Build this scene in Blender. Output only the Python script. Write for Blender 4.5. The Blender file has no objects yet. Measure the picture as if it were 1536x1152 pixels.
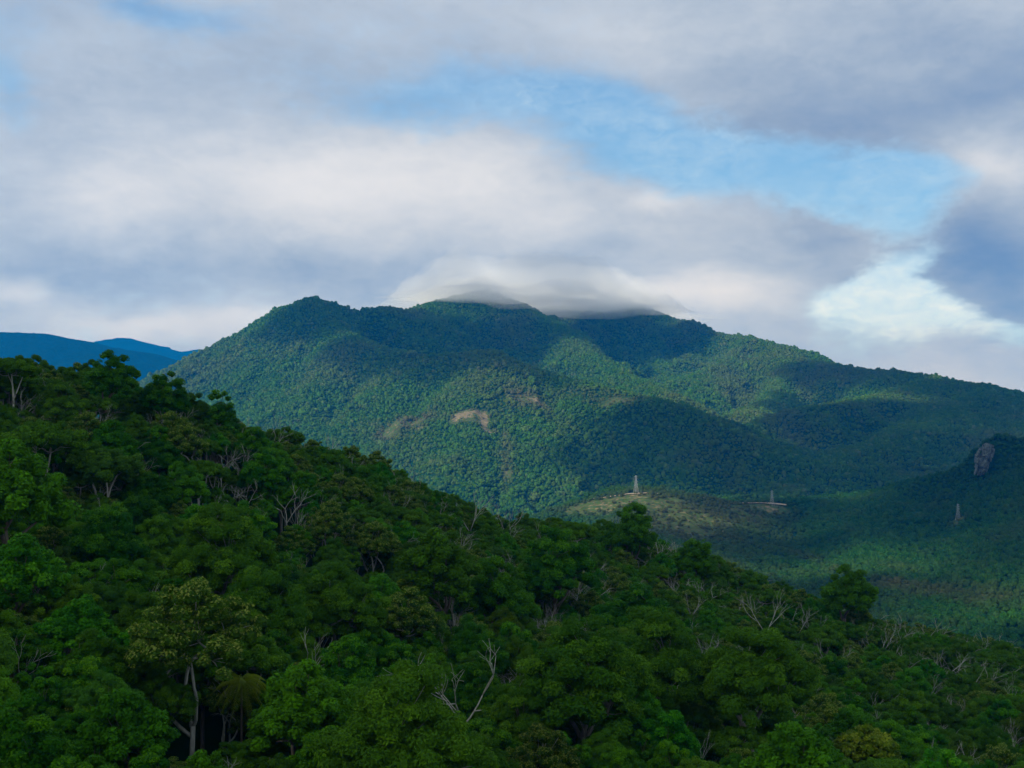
import bpy, math, random
import numpy as np
from mathutils import Vector, Matrix
R_ = math.radians
scene = bpy.context.scene
col = scene.collection
# ---------------------------------------------------------------- CAMERA
cam = bpy.data.objects.new("camera", bpy.data.cameras.new("camera"))
col.objects.link(cam); scene.camera = cam
cam.location = (0, 0, 300)
cam.rotation_euler = (R_(90 + 0.83), 0, 0)
cam.data.sensor_width = 36; cam.data.lens = 1647 / 1536 * 36
cam.data.clip_start = 1; cam.data.clip_end = 60000
scene.render.resolution_x = 1024; scene.render.resolution_y = 768
scene.view_settings.view_transform = 'Standard'; scene.view_settings.look = 'None'
scene.view_settings.exposure = 0.0; scene.view_settings.gamma = 1.0
# ---------------------------------------------------------------- SUN
SUN_EL, SUN_AZ = 36.0, 52.0           # the light travels towards +x +y
SUND = Vector((math.sin(R_(SUN_AZ)) * math.cos(R_(SUN_EL)), math.cos(R_(SUN_AZ)) * math.cos(R_(SUN_EL)), -math.sin(R_(SUN_EL))))
sl = bpy.data.lights.new("sun", 'SUN'); sl.energy = 5.0; sl.angle = R_(0.5); sl.color = (1.0, 0.91, 0.74)
sun = bpy.data.objects.new("sun", sl); col.objects.link(sun)
sun.rotation_euler = SUND.to_track_quat('-Z', 'Y').to_euler()
# ---------------------------------------------------------------- CYCLES
cy = scene.cycles
scene.render.engine = 'CYCLES'
cy.max_bounces = 10; cy.diffuse_bounces = 3; cy.glossy_bounces = 2; cy.transmission_bounces = 3
cy.volume_bounces = 8; cy.transparent_max_bounces = 64; cy.sample_clamp_indirect = 4
cy.use_adaptive_sampling = True; cy.adaptive_threshold = 0.01
try: cy.use_denoising = True; cy.denoiser = 'OPENIMAGEDENOISE'
except Exception as e: print("denoise", e)
# ---------------------------------------------------------------- SKY (world)
world = bpy.data.worlds.new("World"); scene.world = world; world.use_nodes = True
wt = world.node_tree; wt.nodes.clear()
class NT:
    def __init__(s, t): s.t = t
    def n(s, ty, **k):
        o = s.t.nodes.new(ty)
        for a, b in k.items(): setattr(o, a, b)
        return o
    def L(s, a, b): s.t.links.new(a, b)
    def inp(s, sock, v):
        if hasattr(v, 'is_linked'): s.L(v, sock)
        elif hasattr(v, '__len__') and len(v) == 3 and sock.type == 'RGBA': sock.default_value = (*v, 1)
        else: sock.default_value = v
    def m(s, op, a, b=0.0, c=0.0, clamp=False):
        o = s.n('ShaderNodeMath', operation=op, use_clamp=clamp)
        s.inp(o.inputs[0], a); s.inp(o.inputs[1], b); s.inp(o.inputs[2], c)
        return o.outputs[0]
    def mix(s, f, a, b, blend='MIX'):
        o = s.n('ShaderNodeMix', data_type='RGBA', blend_type=blend)
        s.inp(o.inputs[0], f); s.inp(o.inputs[6], a); s.inp(o.inputs[7], b)
        return o.outputs[2]
    def ramp(s, f, stops, mode='LINEAR'):
        o = s.n('ShaderNodeValToRGB'); s.inp(o.inputs[0], f); o.color_ramp.interpolation = mode
        e = o.color_ramp.elements
        while len(e) < len(stops): e.new(0.5)
        for i, (p, c) in enumerate(stops):
            e[i].position = p; e[i].color = (c[0], c[1], c[2], 1) if hasattr(c, '__len__') else (c, c, c, 1)
        return o.outputs[0]
    def sstep(s, x, a, b):
        o = s.n('ShaderNodeMapRange', interpolation_type='SMOOTHSTEP')
        s.inp(o.inputs[0], x); o.inputs[1].default_value = a; o.inputs[2].default_value = b
        return o.outputs[0]
    def noise(s, vec, scale, detail=5, rough=0.5, dist=0.0, color=False):
        o = s.n('ShaderNodeTexNoise'); o.inputs['Scale'].default_value = scale; o.inputs['Detail'].default_value = detail
        o.inputs['Roughness'].default_value = rough; o.inputs['Distortion'].default_value = dist
        s.inp(o.inputs['Vector'], vec)
        return o.outputs[1] if color else o.outputs[0]
# one soft ellipse of cloud or clear sky, in azimuth and elevation (degrees)
bg = bpy.data.node_groups.new("sky_patch", 'ShaderNodeTree')
for nme in ("az", "el", "a0", "e0", "ra", "re", "sl", "w"):
    bg.interface.new_socket(nme, in_out='INPUT', socket_type='NodeSocketFloat')
bg.interface.new_socket("v", in_out='OUTPUT', socket_type='NodeSocketFloat')
g = NT(bg); gi = g.n('NodeGroupInput'); go = g.n('NodeGroupOutput'); G = gi.outputs
dx = g.m('SUBTRACT', G[0], G[2]); de = g.m('SUBTRACT', g.m('SUBTRACT', G[1], G[3]), g.m('MULTIPLY', dx, G[6]))
q = g.m('ADD', g.m('POWER', g.m('DIVIDE', dx, G[4]), 2.0), g.m('POWER', g.m('DIVIDE', de, G[5]), 2.0))
g.L(g.m('MULTIPLY', g.m('EXPONENT', g.m('MULTIPLY', q, -1.0)), G[7]), go.inputs[0])
W = NT(wt)
tc = W.n('ShaderNodeTexCoord'); sep = W.n('ShaderNodeSeparateXYZ'); W.L(tc.outputs['Generated'], sep.inputs[0])
AZ = W.m('MULTIPLY', W.m('ARCTAN2', sep.outputs[0], sep.outputs[1]), 180 / math.pi)
EL = W.m('MULTIPLY', W.m('ARCSINE', sep.outputs[2]), 180 / math.pi)
cmb = W.n('ShaderNodeCombineXYZ'); W.L(AZ, cmb.inputs[0]); W.L(W.m('MULTIPLY', EL, 1.9), cmb.inputs[1])
# warp the coordinates so that the patches get ragged, wispy edges
def warp(vec, scale, amt, seed):
    a = W.n('ShaderNodeVectorMath', operation='ADD'); W.L(vec, a.inputs[0]); a.inputs[1].default_value = (seed, seed * 1.7, seed)
    nz = W.noise(a.outputs[0], scale, 6, 0.55, color=True)
    s_ = W.n('ShaderNodeVectorMath', operation='SUBTRACT'); W.L(nz, s_.inputs[0]); s_.inputs[1].default_value = (.5, .5, .5)
    k = W.n('ShaderNodeVectorMath', operation='SCALE'); W.L(s_.outputs[0], k.inputs[0]); k.inputs[3].default_value = amt
    o = W.n('ShaderNodeVectorMath', operation='ADD'); W.L(vec, o.inputs[0]); W.L(k.outputs[0], o.inputs[1])
    return o.outputs[0]
wv = warp(cmb.outputs[0], 0.11, 9.0, 3.0)
sw = W.n('ShaderNodeSeparateXYZ'); W.L(wv, sw.inputs[0]); WAZ = sw.outputs[0]; WEL = W.m('DIVIDE', sw.outputs[1], 1.9)
def azel(px, py):
    u = (px - 768) / 1647; v = -(py - 576) / 1647; p = R_(0.83)
    y = math.cos(p) - v * math.sin(p); z = math.sin(p) + v * math.cos(p)
    return math.degrees(math.atan2(u, y)), math.degrees(math.atan2(z, math.hypot(u, y)))
def patches(rows, base=0.0):
    acc = base
    for px, py, rx, ry, slope, w in rows:
        a, e = azel(px, py); n = W.n('ShaderNodeGroup'); n.node_tree = bg
        W.L(WAZ, n.inputs[0]); W.L(WEL, n.inputs[1])
        for i, v in enumerate((a, e, rx / 28.7, ry / 28.7, slope, w)): n.inputs[2 + i].default_value = v
        acc = W.m('ADD', acc, n.outputs[0])
    return acc
# photo pixels: x, y, half width, half height, slope, weight; positive = clear
CLEAR = patches([
 (760,150,260,42,-.05,.62),(1010,180,190,60,-.25,.65),(900,215,200,40,-.1,.35),(1120,250,190,70,-.1,.6),(1300,250,150,50,.0,.6),(1360,300,90,60,0,.5),
 (1310,395,75,85,.0,.95),(1290,470,60,50,0,.75),(1400,478,120,30,-.25,.85),(1520,505,80,18,-.2,.5),
 (240,8,90,28,0,.62),(8,140,45,40,0,.5),(10,40,60,60,0,.3),(600,170,110,40,0,.3),(450,90,200,60,.2,.12),
 (1235,335,60,32,0,-.55),(1250,400,55,60,.4,-.5),(1330,370,45,18,.2,-.35),(1170,380,130,40,0,-.5),(1490,380,120,130,0,-.9),(1430,430,70,40,0,-.4),(1350,90,330,110,.1,-.9),
 (500,290,330,110,0,-.5),(850,380,330,70,0,-.5),(1100,520,150,45,0,-.3)])
BRIGHT = patches([
 (480,270,230,70,-.05,.36),(700,250,180,50,-.1,.22),(800,330,260,50,0,.12),(160,300,90,50,0,.26),(40,440,60,25,0,.3),(250,500,170,22,0,.26),(400,480,110,20,0,.2),
 (1080,430,110,35,0,.22),(980,450,120,30,0,.2),(840,445,200,30,0,.14),(1480,240,70,50,-.2,.3),(1440,560,160,40,0,.12),(850,50,280,60,0,.08),(1000,300,60,20,0,.2),
 (230,400,260,50,0,-.16),(560,410,200,28,0,-.1),(110,440,90,22,0,-.1),(1320,160,300,70,.05,-.22),(1450,90,260,100,0,-.12),(1500,420,120,70,-.1,-.34),(1400,380,60,50,0,-.2),
 (1230,340,60,30,0,-.16),(1200,400,120,30,0,-.1),(900,390,180,22,0,-.06),(300,120,240,80,0,-.04),(1480,350,80,90,0,-.12),(600,90,300,40,0,-.05)], 0.5)
fine = W.noise(warp(cmb.outputs[0], 0.3, 3.0, 9.0), 0.16, 8, 0.58)
big = W.noise(cmb.outputs[0], 0.05, 4, 0.5)
streak = W.n('ShaderNodeCombineXYZ'); W.L(W.m('MULTIPLY', sw.outputs[0], .35), streak.inputs[0]); W.L(sw.outputs[1], streak.inputs[1])
strk = W.noise(streak.outputs[0], 0.35, 6, 0.6)
gap = W.m('ADD', CLEAR, W.m('ADD', W.m('MULTIPLY', W.m('SUBTRACT', fine, .5), .55), W.m('MULTIPLY', W.m('SUBTRACT', big, .5), .25)))
gap = W.m('ADD', gap, W.m('MULTIPLY', W.m('SUBTRACT', strk, .5), .35))
wisp = W.noise(warp(cmb.outputs[0], 0.7, 1.6, 21.0), 0.75, 9, 0.62, 0.3)
gap = W.m('ADD', gap, W.m('MULTIPLY', W.m('SUBTRACT', wisp, .5), .75))
clear = W.sstep(gap, -0.06, 0.72)
sky = W.n('ShaderNodeTexSky', sky_type='NISHITA'); sky.sun_disc = False
sky.sun_elevation = R_(SUN_EL); sky.sun_rotation = R_(180 + SUN_AZ); sky.altitude = 400; sky.air_density = 1.0; sky.dust_density = 0.6; sky.ozone_density = 2.0
br = W.m('ADD', BRIGHT, W.m('ADD', W.m('MULTIPLY', W.m('SUBTRACT', wisp, .5), .17), W.m('ADD', W.m('MULTIPLY', W.m('SUBTRACT', fine, .5), .42), W.m('MULTIPLY', W.m('SUBTRACT', strk, .5), .13))))
STR = 0.1
def C(r, g_, b): return (r / STR, g_ / STR, b / STR)
ccol = W.ramp(br, [(0.0, (.13,.26,.50)), (.3, (.33,.43,.58)), (.5, (.47,.56,.68)), (.72, (.69,.73,.79)), (1.0, (.90,.89,.90))], 'B_SPLINE')
ccs = W.n('ShaderNodeVectorMath', operation='SCALE'); W.L(ccol, ccs.inputs[0]); ccs.inputs[3].default_value = 1 / STR
# thin veil inside the clear parts, cyan tint of the hazy tropical sky
veil = W.ramp(W.m('ADD', W.m('MULTIPLY', fine, .7), W.m('MULTIPLY', strk, .3)), [(.35, 0.1), (.7, .75)])
skc = W.mix(.55, sky.outputs[0], C(.16, .46, .90))
skc = W.mix(W.m('MULTIPLY', W.m('SUBTRACT', 1.0, W.m('DIVIDE', EL, 20.0), clamp=True), .75), skc, C(.30, .70, 1.0))
skc = W.mix(W.m('MULTIPLY', W.m('MULTIPLY', veil, W.ramp(wisp, [(.3, .2), (.7, 1.0)])), .8), skc, C(.72, .86, .94))
glow = patches([(1300,465,80,65,0,1.0),(1400,490,130,28,-.2,.9),(1290,380,40,50,0,.4),(1200,290,150,40,0,.25)])
skc = W.mix(W.m('MULTIPLY', W.sstep(glow, 0.0, 1.1), W.ramp(wisp, [(.25, .45), (.7, .95)])), skc, C(.86, .97, 1.0))
lowg = W.m('POWER', W.m('SUBTRACT', 1.0, W.m('DIVIDE', W.m('MAXIMUM', EL, 0.0), 12.0), clamp=True), 2.0)
fin = W.mix(clear, ccs.outputs[0], skc)
fin = W.mix(lowg, fin, W.mix(1.0, fin, (1.45, 1.34, 1.18, 1), 'MULTIPLY'))
bgd = W.n('ShaderNodeBackground'); bgd.inputs[1].default_value = STR; W.L(fin, bgd.inputs[0])
wo = W.n('ShaderNodeOutputWorld'); W.L(bgd.outputs[0], wo.inputs[0])
world.cycles.sampling_method = 'MANUAL'; world.cycles.sample_map_resolution = 512
# ---------------------------------------------------------------- TERRAIN (numpy)
F = 1647.0; CX, CY = 768.0, 576.0; CAMZ = 300.0; PITCH = math.radians(0.83)
def P(px, py, Y):
    """world point seen at photo pixel (px,py) at ground distance Y"""
    u = (px - CX) / F; v = -(py - CY) / F
    dy = math.cos(PITCH) - v * math.sin(PITCH); dz = math.sin(PITCH) + v * math.cos(PITCH)
    k = Y / dy
    return (u * k, Y, CAMZ + dz * k)
def project(x, y, z):
    dz = z - CAMZ
    c, s = math.cos(PITCH), math.sin(PITCH)
    fy = y * c + dz * s; fz = -y * s + dz * c
    return CX + F * x / fy, CY - F * fz / fy
def _h(ix, iy, seed):
    n = (ix.astype(np.int64) * 374761393 + iy.astype(np.int64) * 668265263 + seed * 1442695041) & 0xffffffff
    n = ((n ^ (n >> 13)) * 1274126177) & 0xffffffff
    return ((n ^ (n >> 16)) & 0xffff) / 65535.0
def vnoise(x, y, s, seed=0):
    x = x / s; y = y / s
    ix = np.floor(x); iy = np.floor(y); fx = x - ix; fy = y - iy
    fx = fx * fx * fx * (fx * (fx * 6 - 15) + 10); fy = fy * fy * fy * (fy * (fy * 6 - 15) + 10)
    a = _h(ix, iy, seed); b = _h(ix + 1, iy, seed); c = _h(ix, iy + 1, seed); d = _h(ix + 1, iy + 1, seed)
    return ((a * (1 - fx) + b * fx) * (1 - fy) + (c * (1 - fx) + d * fx) * fy) * 2 - 1
def fbm(x, y, s, seed=0, o=4):
    r = 0; a = 1; t = 0
    for i in range(o):
        r = r + a * vnoise(x, y, s, seed + i * 17); t += a; a *= .5; s *= .5
    return r / t
# ridges: (slope, rounding, [(px,py,Y)...])
RIDGES = [
 # left peak skyline
 (.62, 28, [(60,640,4000),(180,590,4050),(250,556,4100),(300,530,4150),(345,508,4200),(400,480,4230),(440,460,4250),(470,450,4250),(500,457,4280),(535,468,4330),(575,461,4400),(610,467,4500),(650,455,4800)]),
 # spur of the left peak running down to the front
 (.62, 35, [(470,452,4250),(500,490,4000),(560,520,3750),(620,535,3620),(700,531,3540),(740,529,3500),(790,549,3470),(860,573,3420),(940,590,3360),(1000,603,3290),(1060,626,3200),(1120,655,3130),(1200,690,3050)]),
 (.5, 30, [(440,470,4200),(400,530,3900),(360,575,3650),(330,620,3450),(310,680,3200)]),
 (.5, 25, [(520,505,3900),(490,560,3600),(450,600,3400),(430,660,3150)]),
 (.5, 25, [(720,534,3520),(700,585,3330),(660,640,3150),(640,700,3000)]),
 (.5, 25, [(880,580,3400),(850,640,3200),(810,690,3050),(790,740,2900)]),
 (.5, 25, [(600,530,3650),(580,590,3400),(540,640,3200),(520,690,3050)]),
 # first cloud-capped summit and its sunlit ridge
 (.62, 30, [(600,480,4600),(640,458,4850),(680,446,4950),(730,436,5000),(780,455,4950),(830,490,4750),(870,520,4500),(920,552,4200),(975,580,3900),(1010,592,3750)]),
 # second summit and the long skyline to the right
 (.5, 60, [(770,470,5600),(830,462,5700),(880,452,5750),(930,450,5750),(965,464,5700),(1000,479,5650),(1035,483,5500),(1065,500,5350),(1120,508,5200),(1160,518,5050),(1200,533,4950),(1245,546,4800),(1300,556,4600),(1345,558,4450),(1400,568,4300),(1470,580,4100),(1536,594,3900),(1620,612,3750),(1750,640,3600)]),
 (.58, 30, [(1120,508,5200),(1095,538,4900),(1050,560,4600),(1000,578,4300),(960,592,4050)]),
 (.55, 30, [(1190,531,4950),(1170,575,4500),(1150,600,4200),(1110,620,3900)]),
 (.5, 30, [(1400,568,4300),(1345,588,4050),(1260,604,3850),(1180,618,3700),(1120,640,3500),(1060,668,3250),(1000,700,3000)]),
 (.35, 60, [(1470,582,4080),(1420,620,3700),(1350,650,3400),(1250,690,3100),(1180,730,2900)]),
 (.35, 60, [(1536,598,3900),(1530,640,3500),(1480,690,3200),(1420,730,2900)]),
 (.4, 60, [(1700,630,3700),(1640,680,3200),(1600,720,2800)]),
 # distant ranges on the left
 (.35, 100, [(-500,520,8800),(-200,505,9000),(-60,499,9000),(0,498,9000),(60,500,9000),(130,512,9100),(170,522,9100),(210,528,9200),(260,540,9200),(330,560,9300)]),
 (.3, 120, [(40,560,14500),(120,530,14500),(160,516,14500),(185,507,14500),(205,512,14500),(235,520,14500),(270,531,14500),(300,524,14500),(340,530,14500),(420,560,14500)]),
 # middle hill with the power line
 (.33, 40, [(700,837,1900),(780,797,2000),(850,764,2080),(900,749,2120),(960,740,2150),(1030,745,2200),(1080,754,2230),(1180,752,2250),(1280,752,2280),(1340,742,2250),(1400,728,2180),(1450,712,2150),(1530,698,2100),(1640,688,2100),(1800,678,2100)]),
 (.33, 50, [(960,743,2150),(980,807,1750),(1010,857,1450),(1060,907,1200)]),
 (.33, 50, [(1280,754,2280),(1300,804,1850),(1330,864,1500),(1380,934,1200)]),
 (.33, 50, [(1530,703,2100),(1540,788,1700),(1560,858,1400),(1600,948,1100)]),
 (1.5, 10, [(1464,692,2120),(1477,667,2110),(1494,656,2110),(1517,657,2110),(1547,664,2110),(1602,674,2150)]),
]
# near canopy control points (pixel of the canopy top, distance), canopy about 17 m over the ground
CANOPY = [(0,512,262),(130,538,270),(250,562,283),(310,594,292),(400,634,312),(500,664,330),(600,702,342),(740,762,360),(850,772,380),(950,782,380),(1050,812,375),(1150,862,365),(1280,900,350),(1400,945,400),(1536,978,430),
 (-300,440,240),(-200,700,170),(0,700,190),(0,900,125),(0,1152,82),(-300,1152,70),(250,760,200),(300,880,150),(300,1152,88),(500,800,220),(520,960,150),(768,900,215),(768,1000,160),(768,1152,105),(1000,900,270),(1000,1000,190),
 (1100,1152,120),(1250,1000,240),(1300,1152,130),(1536,1152,150),(1536,1050,240),(1900,1152,180),(1800,1010,400),(500,1152,95),(900,850,290),(1400,1050,215)]
def _tps():
    pts = [P(*c) for c in CANOPY]
    pts = [(p[0], p[1], p[2] - 17) for p in pts]
    for px, py, Y in CANOPY[:15]:                       # the far side of the spur falls away
        p = P(px, py, Y); n = (0.25, 1)
        for d, dz in ((70, 26), (190, 95), (420, 200)):
            pts.append((p[0] + n[0] * d, p[1] + n[1] * d, max(p[2] - 17 - dz, 20)))
    pts += [(0,0,CAMZ-38),(-100,-20,CAMZ-30),(100,-20,CAMZ-50),(0,-200,CAMZ-20),(-300,-200,CAMZ),(300,-200,CAMZ-60),(-500,100,CAMZ+40),(-500,400,CAMZ+20),(450,100,CAMZ-140),(500,400,CAMZ-200),(-500,800,60),(500,800,40)]
    A = np.array(pts); X = A[:, :2] / 100; n = len(X)
    d = np.linalg.norm(X[:, None] - X[None], axis=2)
    K = np.where(d > 0, d * d * np.log(np.maximum(d, 1e-9)), 0) + .02 * np.eye(n)
    Q = np.c_[np.ones(n), X]
    M = np.block([[K, Q], [Q.T, np.zeros((3, 3))]])
    w = np.linalg.solve(M, np.r_[A[:, 2], 0, 0, 0])
    return X, w
_TX, _TW = _tps()
def near_h(x, y):
    X = np.stack([x.ravel(), y.ravel()], 1) / 100; out = np.zeros(len(X))
    for i in range(0, len(X), 20000):
        q = X[i:i + 20000]
        d2 = ((q[:, None] - _TX[None]) ** 2).sum(2)
        out[i:i + 20000] = (.5 * d2 * np.log(np.maximum(d2, 1e-12))) @ _TW[:len(_TX)] + _TW[len(_TX)] + q @ _TW[-2:]
    return out.reshape(x.shape)
def H(x, y):
    x = np.asarray(x, float); y = np.asarray(y, float)
    K = 13.0
    wx = x + 45 * fbm(x, y, 420, 5, 3) * np.clip((y - 1200) / 1500, 0, 1); wy = y + 45 * fbm(x, y, 420, 9, 3) * np.clip((y - 1200) / 1500, 0, 1)
    acc = np.exp(np.zeros(x.shape) + 8 / K); best = np.zeros(x.shape) - 1e9; gd = np.zeros(x.shape) + 1e9
    for slope, rnd, pl in RIDGES:
        pts = [P(*p) for p in pl]; rb = np.zeros(x.shape) - 1e9
        for a, b in zip(pts[:-1], pts[1:]):
            abx, aby = b[0] - a[0], b[1] - a[1]; L = abx * abx + aby * aby
            def dz(X, Y):
                t = np.clip(((X - a[0]) * abx + (Y - a[1]) * aby) / L, 0, 1)
                return t, np.hypot(X - a[0] - t * abx, Y - a[1] - t * aby)
            t0, d0 = dz(x, y); t, d = dz(wx, wy)
            m = np.clip(d0 / 150, 0, 1); d = d0 * (1 - m) + d * m; t = t0 * (1 - m) + t * m
            v = a[2] + (b[2] - a[2]) * t - slope * (np.sqrt(d * d + rnd * rnd) - rnd)
            rb = np.maximum(rb, v); gd = np.minimum(gd, d0)
        acc = acc + np.exp(np.clip(rb, -200, 5000) / K)
    z = K * np.log(acc)
    far = np.clip((gd - 20) / 160, 0, 1) * np.clip((y - 1300) / 1300, 0, 1)
    gul = 1 - np.abs(fbm(wx * 1.25, wy * .55, 330, 31, 4)) * 2.6
    z = z + far * (62 * (gul - .55) + 24 * fbm(x, y, 130, 77, 3)) + np.clip(gd / 60, 0, 1) * 5 * fbm(x, y, 60, 50, 2)
    m = (y < 1100) & (np.abs(x) < 700 + 0 * y) & (y > -400)
    if m.any():
        nh = near_h(x[m], y[m]) + 1.5 * fbm(x[m], y[m], 40, 3, 2)
        w = np.clip((np.maximum(y[m] - 650, np.abs(x[m]) * 1.2 - 420)) / 300, 0, 1); w = w * w * (3 - 2 * w)
        z[m] = np.maximum(nh * (1 - w) + z[m] * w, np.where(w > .5, z[m], -99))
    m2 = ~m & (y < 1100); 
    return z
def hit(px, py, y0=60, y1=16000, step=1.004, lift=0):
    """first ground point on the line of sight through a photo pixel"""
    ys = [y0]
    while ys[-1] < y1: ys.append(ys[-1] * step)
    ys = np.array(ys); q = np.array([P(px, py, y) for y in ys])
    below = q[:, 2] <= H(q[:, 0], q[:, 1]) + lift
    i = int(np.argmax(below)) if below.any() else len(ys) - 1
    return q[i]
# ---------------------------------------------------------------- helpers
def new_mesh(name, V, Fq=None, Ft=None, mats=(), matidx=None, attrs=None, smooth=False):
    """mesh from numpy arrays: quads Fq (n,4) and / or triangles Ft (m,3); attrs: face floats"""
    me = bpy.data.meshes.new(name); V = np.asarray(V, np.float32)
    nq = 0 if Fq is None else len(Fq); nt = 0 if Ft is None else len(Ft)
    parts = []
    if nq: parts.append(np.asarray(Fq, np.int32).ravel())
    if nt: parts.append(np.asarray(Ft, np.int32).ravel())
    loops = np.concatenate(parts)
    me.vertices.add(len(V)); me.vertices.foreach_set('co', V.ravel())
    me.loops.add(len(loops)); me.loops.foreach_set('vertex_index', loops)
    tot = np.r_[np.full(nq, 4, np.int32), np.full(nt, 3, np.int32)]
    st = np.r_[0, np.cumsum(tot)[:-1]].astype(np.int32)
    me.polygons.add(len(tot)); me.polygons.foreach_set('loop_start', st); me.polygons.foreach_set('loop_total', tot)
    for m in mats: me.materials.append(m)
    if matidx is not None: me.polygons.foreach_set('material_index', np.asarray(matidx, np.int32))
    me.polygons.foreach_set('use_smooth', np.full(len(tot), smooth))
    if attrs:
        for k, (dom, a) in attrs.items():
            at = me.attributes.new(k, 'FLOAT', dom); at.data.foreach_set('value', np.asarray(a, np.float32))
    me.update(calc_edges=True); me.validate()
    return me
def link(name, me, parent=None, **tags):
    o = bpy.data.objects.new(name, me)
    if parent is not None: o.parent = parent
    col.objects.link(o)
    for k, v in tags.items(): o[k] = v
    return o
class Geo:
    """collects geometry: vertices, quads, tris, a tone per face and a material slot per face"""
    def __init__(s): s.V = []; s.Q = []; s.T = []; s.tq = []; s.tt = []; s.mq = []; s.mt = []; s.n = 0
    def add(s, V, Q=None, T=None, tone=0.5, mat=0):
        if Q is not None and len(Q):
            s.Q.append(np.asarray(Q) + s.n); s.tq.append(np.broadcast_to(tone, len(Q))); s.mq.append(np.full(len(Q), mat))
        if T is not None and len(T):
            s.T.append(np.asarray(T) + s.n); s.tt.append(np.broadcast_to(tone, len(T))); s.mt.append(np.full(len(T), mat))
        s.V.append(np.asarray(V, float)); s.n += len(V)
    def join(s, o, mat=0):
        for v in o.V: s.V.append(v)
        for q in o.Q: s.Q.append(q + s.n)
        for q in o.T: s.T.append(q + s.n)
        s.tq += o.tq; s.tt += o.tt; s.mq += [a * 0 + mat for a in o.mq]; s.mt += [a * 0 + mat for a in o.mt]; s.n += o.n
    def mesh(s, name, mats, smooth=False):
        c = lambda a, d: np.concatenate(a) if a else np.zeros(d)
        Q = np.concatenate(s.Q) if s.Q else None; T = np.concatenate(s.T) if s.T else None
        return new_mesh(name, np.concatenate(s.V), Q, T, mats, np.r_[c(s.mq, 0), c(s.mt, 0)], {'tone': ('FACE', np.r_[c(s.tq, 0), c(s.tt, 0)])}, smooth)
def ico(sub):
    import bmesh
    bm = bmesh.new(); bmesh.ops.create_icosphere(bm, subdivisions=sub, radius=1)
    V = np.array([v.co[:] for v in bm.verts]); T = np.array([[v.index for v in f.verts] for f in bm.faces]); bm.free()
    return V, T
ICO1, ICO2, ICO3, ICO4 = ico(1), ico(2), ico(3), ico(5)
def tube(g, pts, radii, seg=6, mat=0, tone=.5):
    pts = np.asarray(pts, float); n = len(pts)
    d = np.gradient(pts, axis=0); d /= np.linalg.norm(d, axis=1)[:, None] + 1e-9
    up = np.array([0.31, 0.17, 0.93]) if abs(d[0][2]) < .9 else np.array([1., 0.1, 0.])
    V = []
    for i in range(n):
        a = np.cross(d[i], up); a /= np.linalg.norm(a) + 1e-9; b = np.cross(d[i], a)
        t = np.arange(seg) * 2 * math.pi / seg
        V.append(pts[i] + radii[i] * (np.cos(t)[:, None] * a + np.sin(t)[:, None] * b))
    V = np.concatenate(V); Q = []
    for i in range(n - 1):
        for j in range(seg):
            k = (j + 1) % seg; Q.append((i * seg + j, i * seg + k, (i + 1) * seg + k, (i + 1) * seg + j))
    T = [(0, j + 1, j) for j in range(1, seg - 1)] + [((n - 1) * seg, (n - 1) * seg + j, (n - 1) * seg + j + 1) for j in range(1, seg - 1)]
    g.add(V, np.array(Q), np.array(T), tone, mat)
# ---------------------------------------------------------------- materials
def mat_new(name):
    m = bpy.data.materials.new(name); m.use_nodes = True; m.node_tree.nodes.clear()
    return m, NT(m.node_tree)
def leaf_mat(name, stops, tip, rough=.5, trans=.28, bloom=None, dry=None):
    """leaf green that varies from tree to tree and from clump to clump"""
    m, t = mat_new(name)
    oi = t.n('ShaderNodeObjectInfo'); at = t.n('ShaderNodeAttribute', attribute_name='tone')
    c = t.ramp(oi.outputs['Random'], stops)
    c = t.mix(t.sstep(at.outputs['Fac'], .35, 1.0), c, tip)
    if bloom is not None:
        c = t.mix(t.sstep(at.outputs['Fac'], 1.05, 1.3), c, bloom)
    if dry is not None:
        ad = t.n('ShaderNodeAttribute', attribute_name='dry', attribute_type='INSTANCER')
        c = t.mix(ad.outputs['Fac'], c, dry)
    c = t.mix(1.0, c, oi.outputs['Color'], 'MULTIPLY')
    p = t.n('ShaderNodeBsdfPrincipled'); t.L(c, p.inputs['Base Color']); p.inputs['Roughness'].default_value = rough
    p.inputs['Specular IOR Level'].default_value = .04
    tr = t.n('ShaderNodeBsdfTranslucent'); t.L(t.mix(1.0, c, (1.6, 1.7, .3, 1), 'MULTIPLY'), tr.inputs[0])
    mx = t.n('ShaderNodeMixShader'); mx.inputs[0].default_value = trans; t.L(p.outputs[0], mx.inputs[1]); t.L(tr.outputs[0], mx.inputs[2])
    o = t.n('ShaderNodeOutputMaterial'); t.L(mx.outputs[0], o.inputs[0])
    return m
M = {}
M['dark'] = leaf_mat('dark_leaves', [(0, (.012,.085,.0012)), (.5, (.022,.118,.0012)), (1, (.044,.140,.002)),], (.080,.24,.002, 1))
M['olive'] = leaf_mat('olive_leaves', [(0, (.032,.112,.003)), (.5, (.052,.145,.004)), (1, (.042,.120,.010))], (.110,.250,.008, 1), .6)
M['bright'] = leaf_mat('bright_leaves', [(0, (.018,.140,.0015)), (1, (.055,.165,.002))], (.085,.27,.002, 1))
M['pale'] = leaf_mat('pale_tipped_leaves', [(0, (.034,.105,.006)), (1, (.048,.115,.006))], (.10,.19,.015, 1), .6, bloom=(.22,.27,.045, 1))
M['yellow'] = leaf_mat('yellow_green_leaves', [(0, (.09,.16,.004)), (1, (.12,.17,.004))], (.24,.30,.02, 1), .55)
M['far'] = leaf_mat('distant_canopy', [(0, (.028,.108,.011)), (.35, (.036,.128,.012)), (.7, (.054,.155,.015)), (.95, (.080,.170,.026)), (1, (.12,.175,.07))], (.078,.185,.015, 1), .7, .1, dry=(.15,.13,.07, 1))
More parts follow.
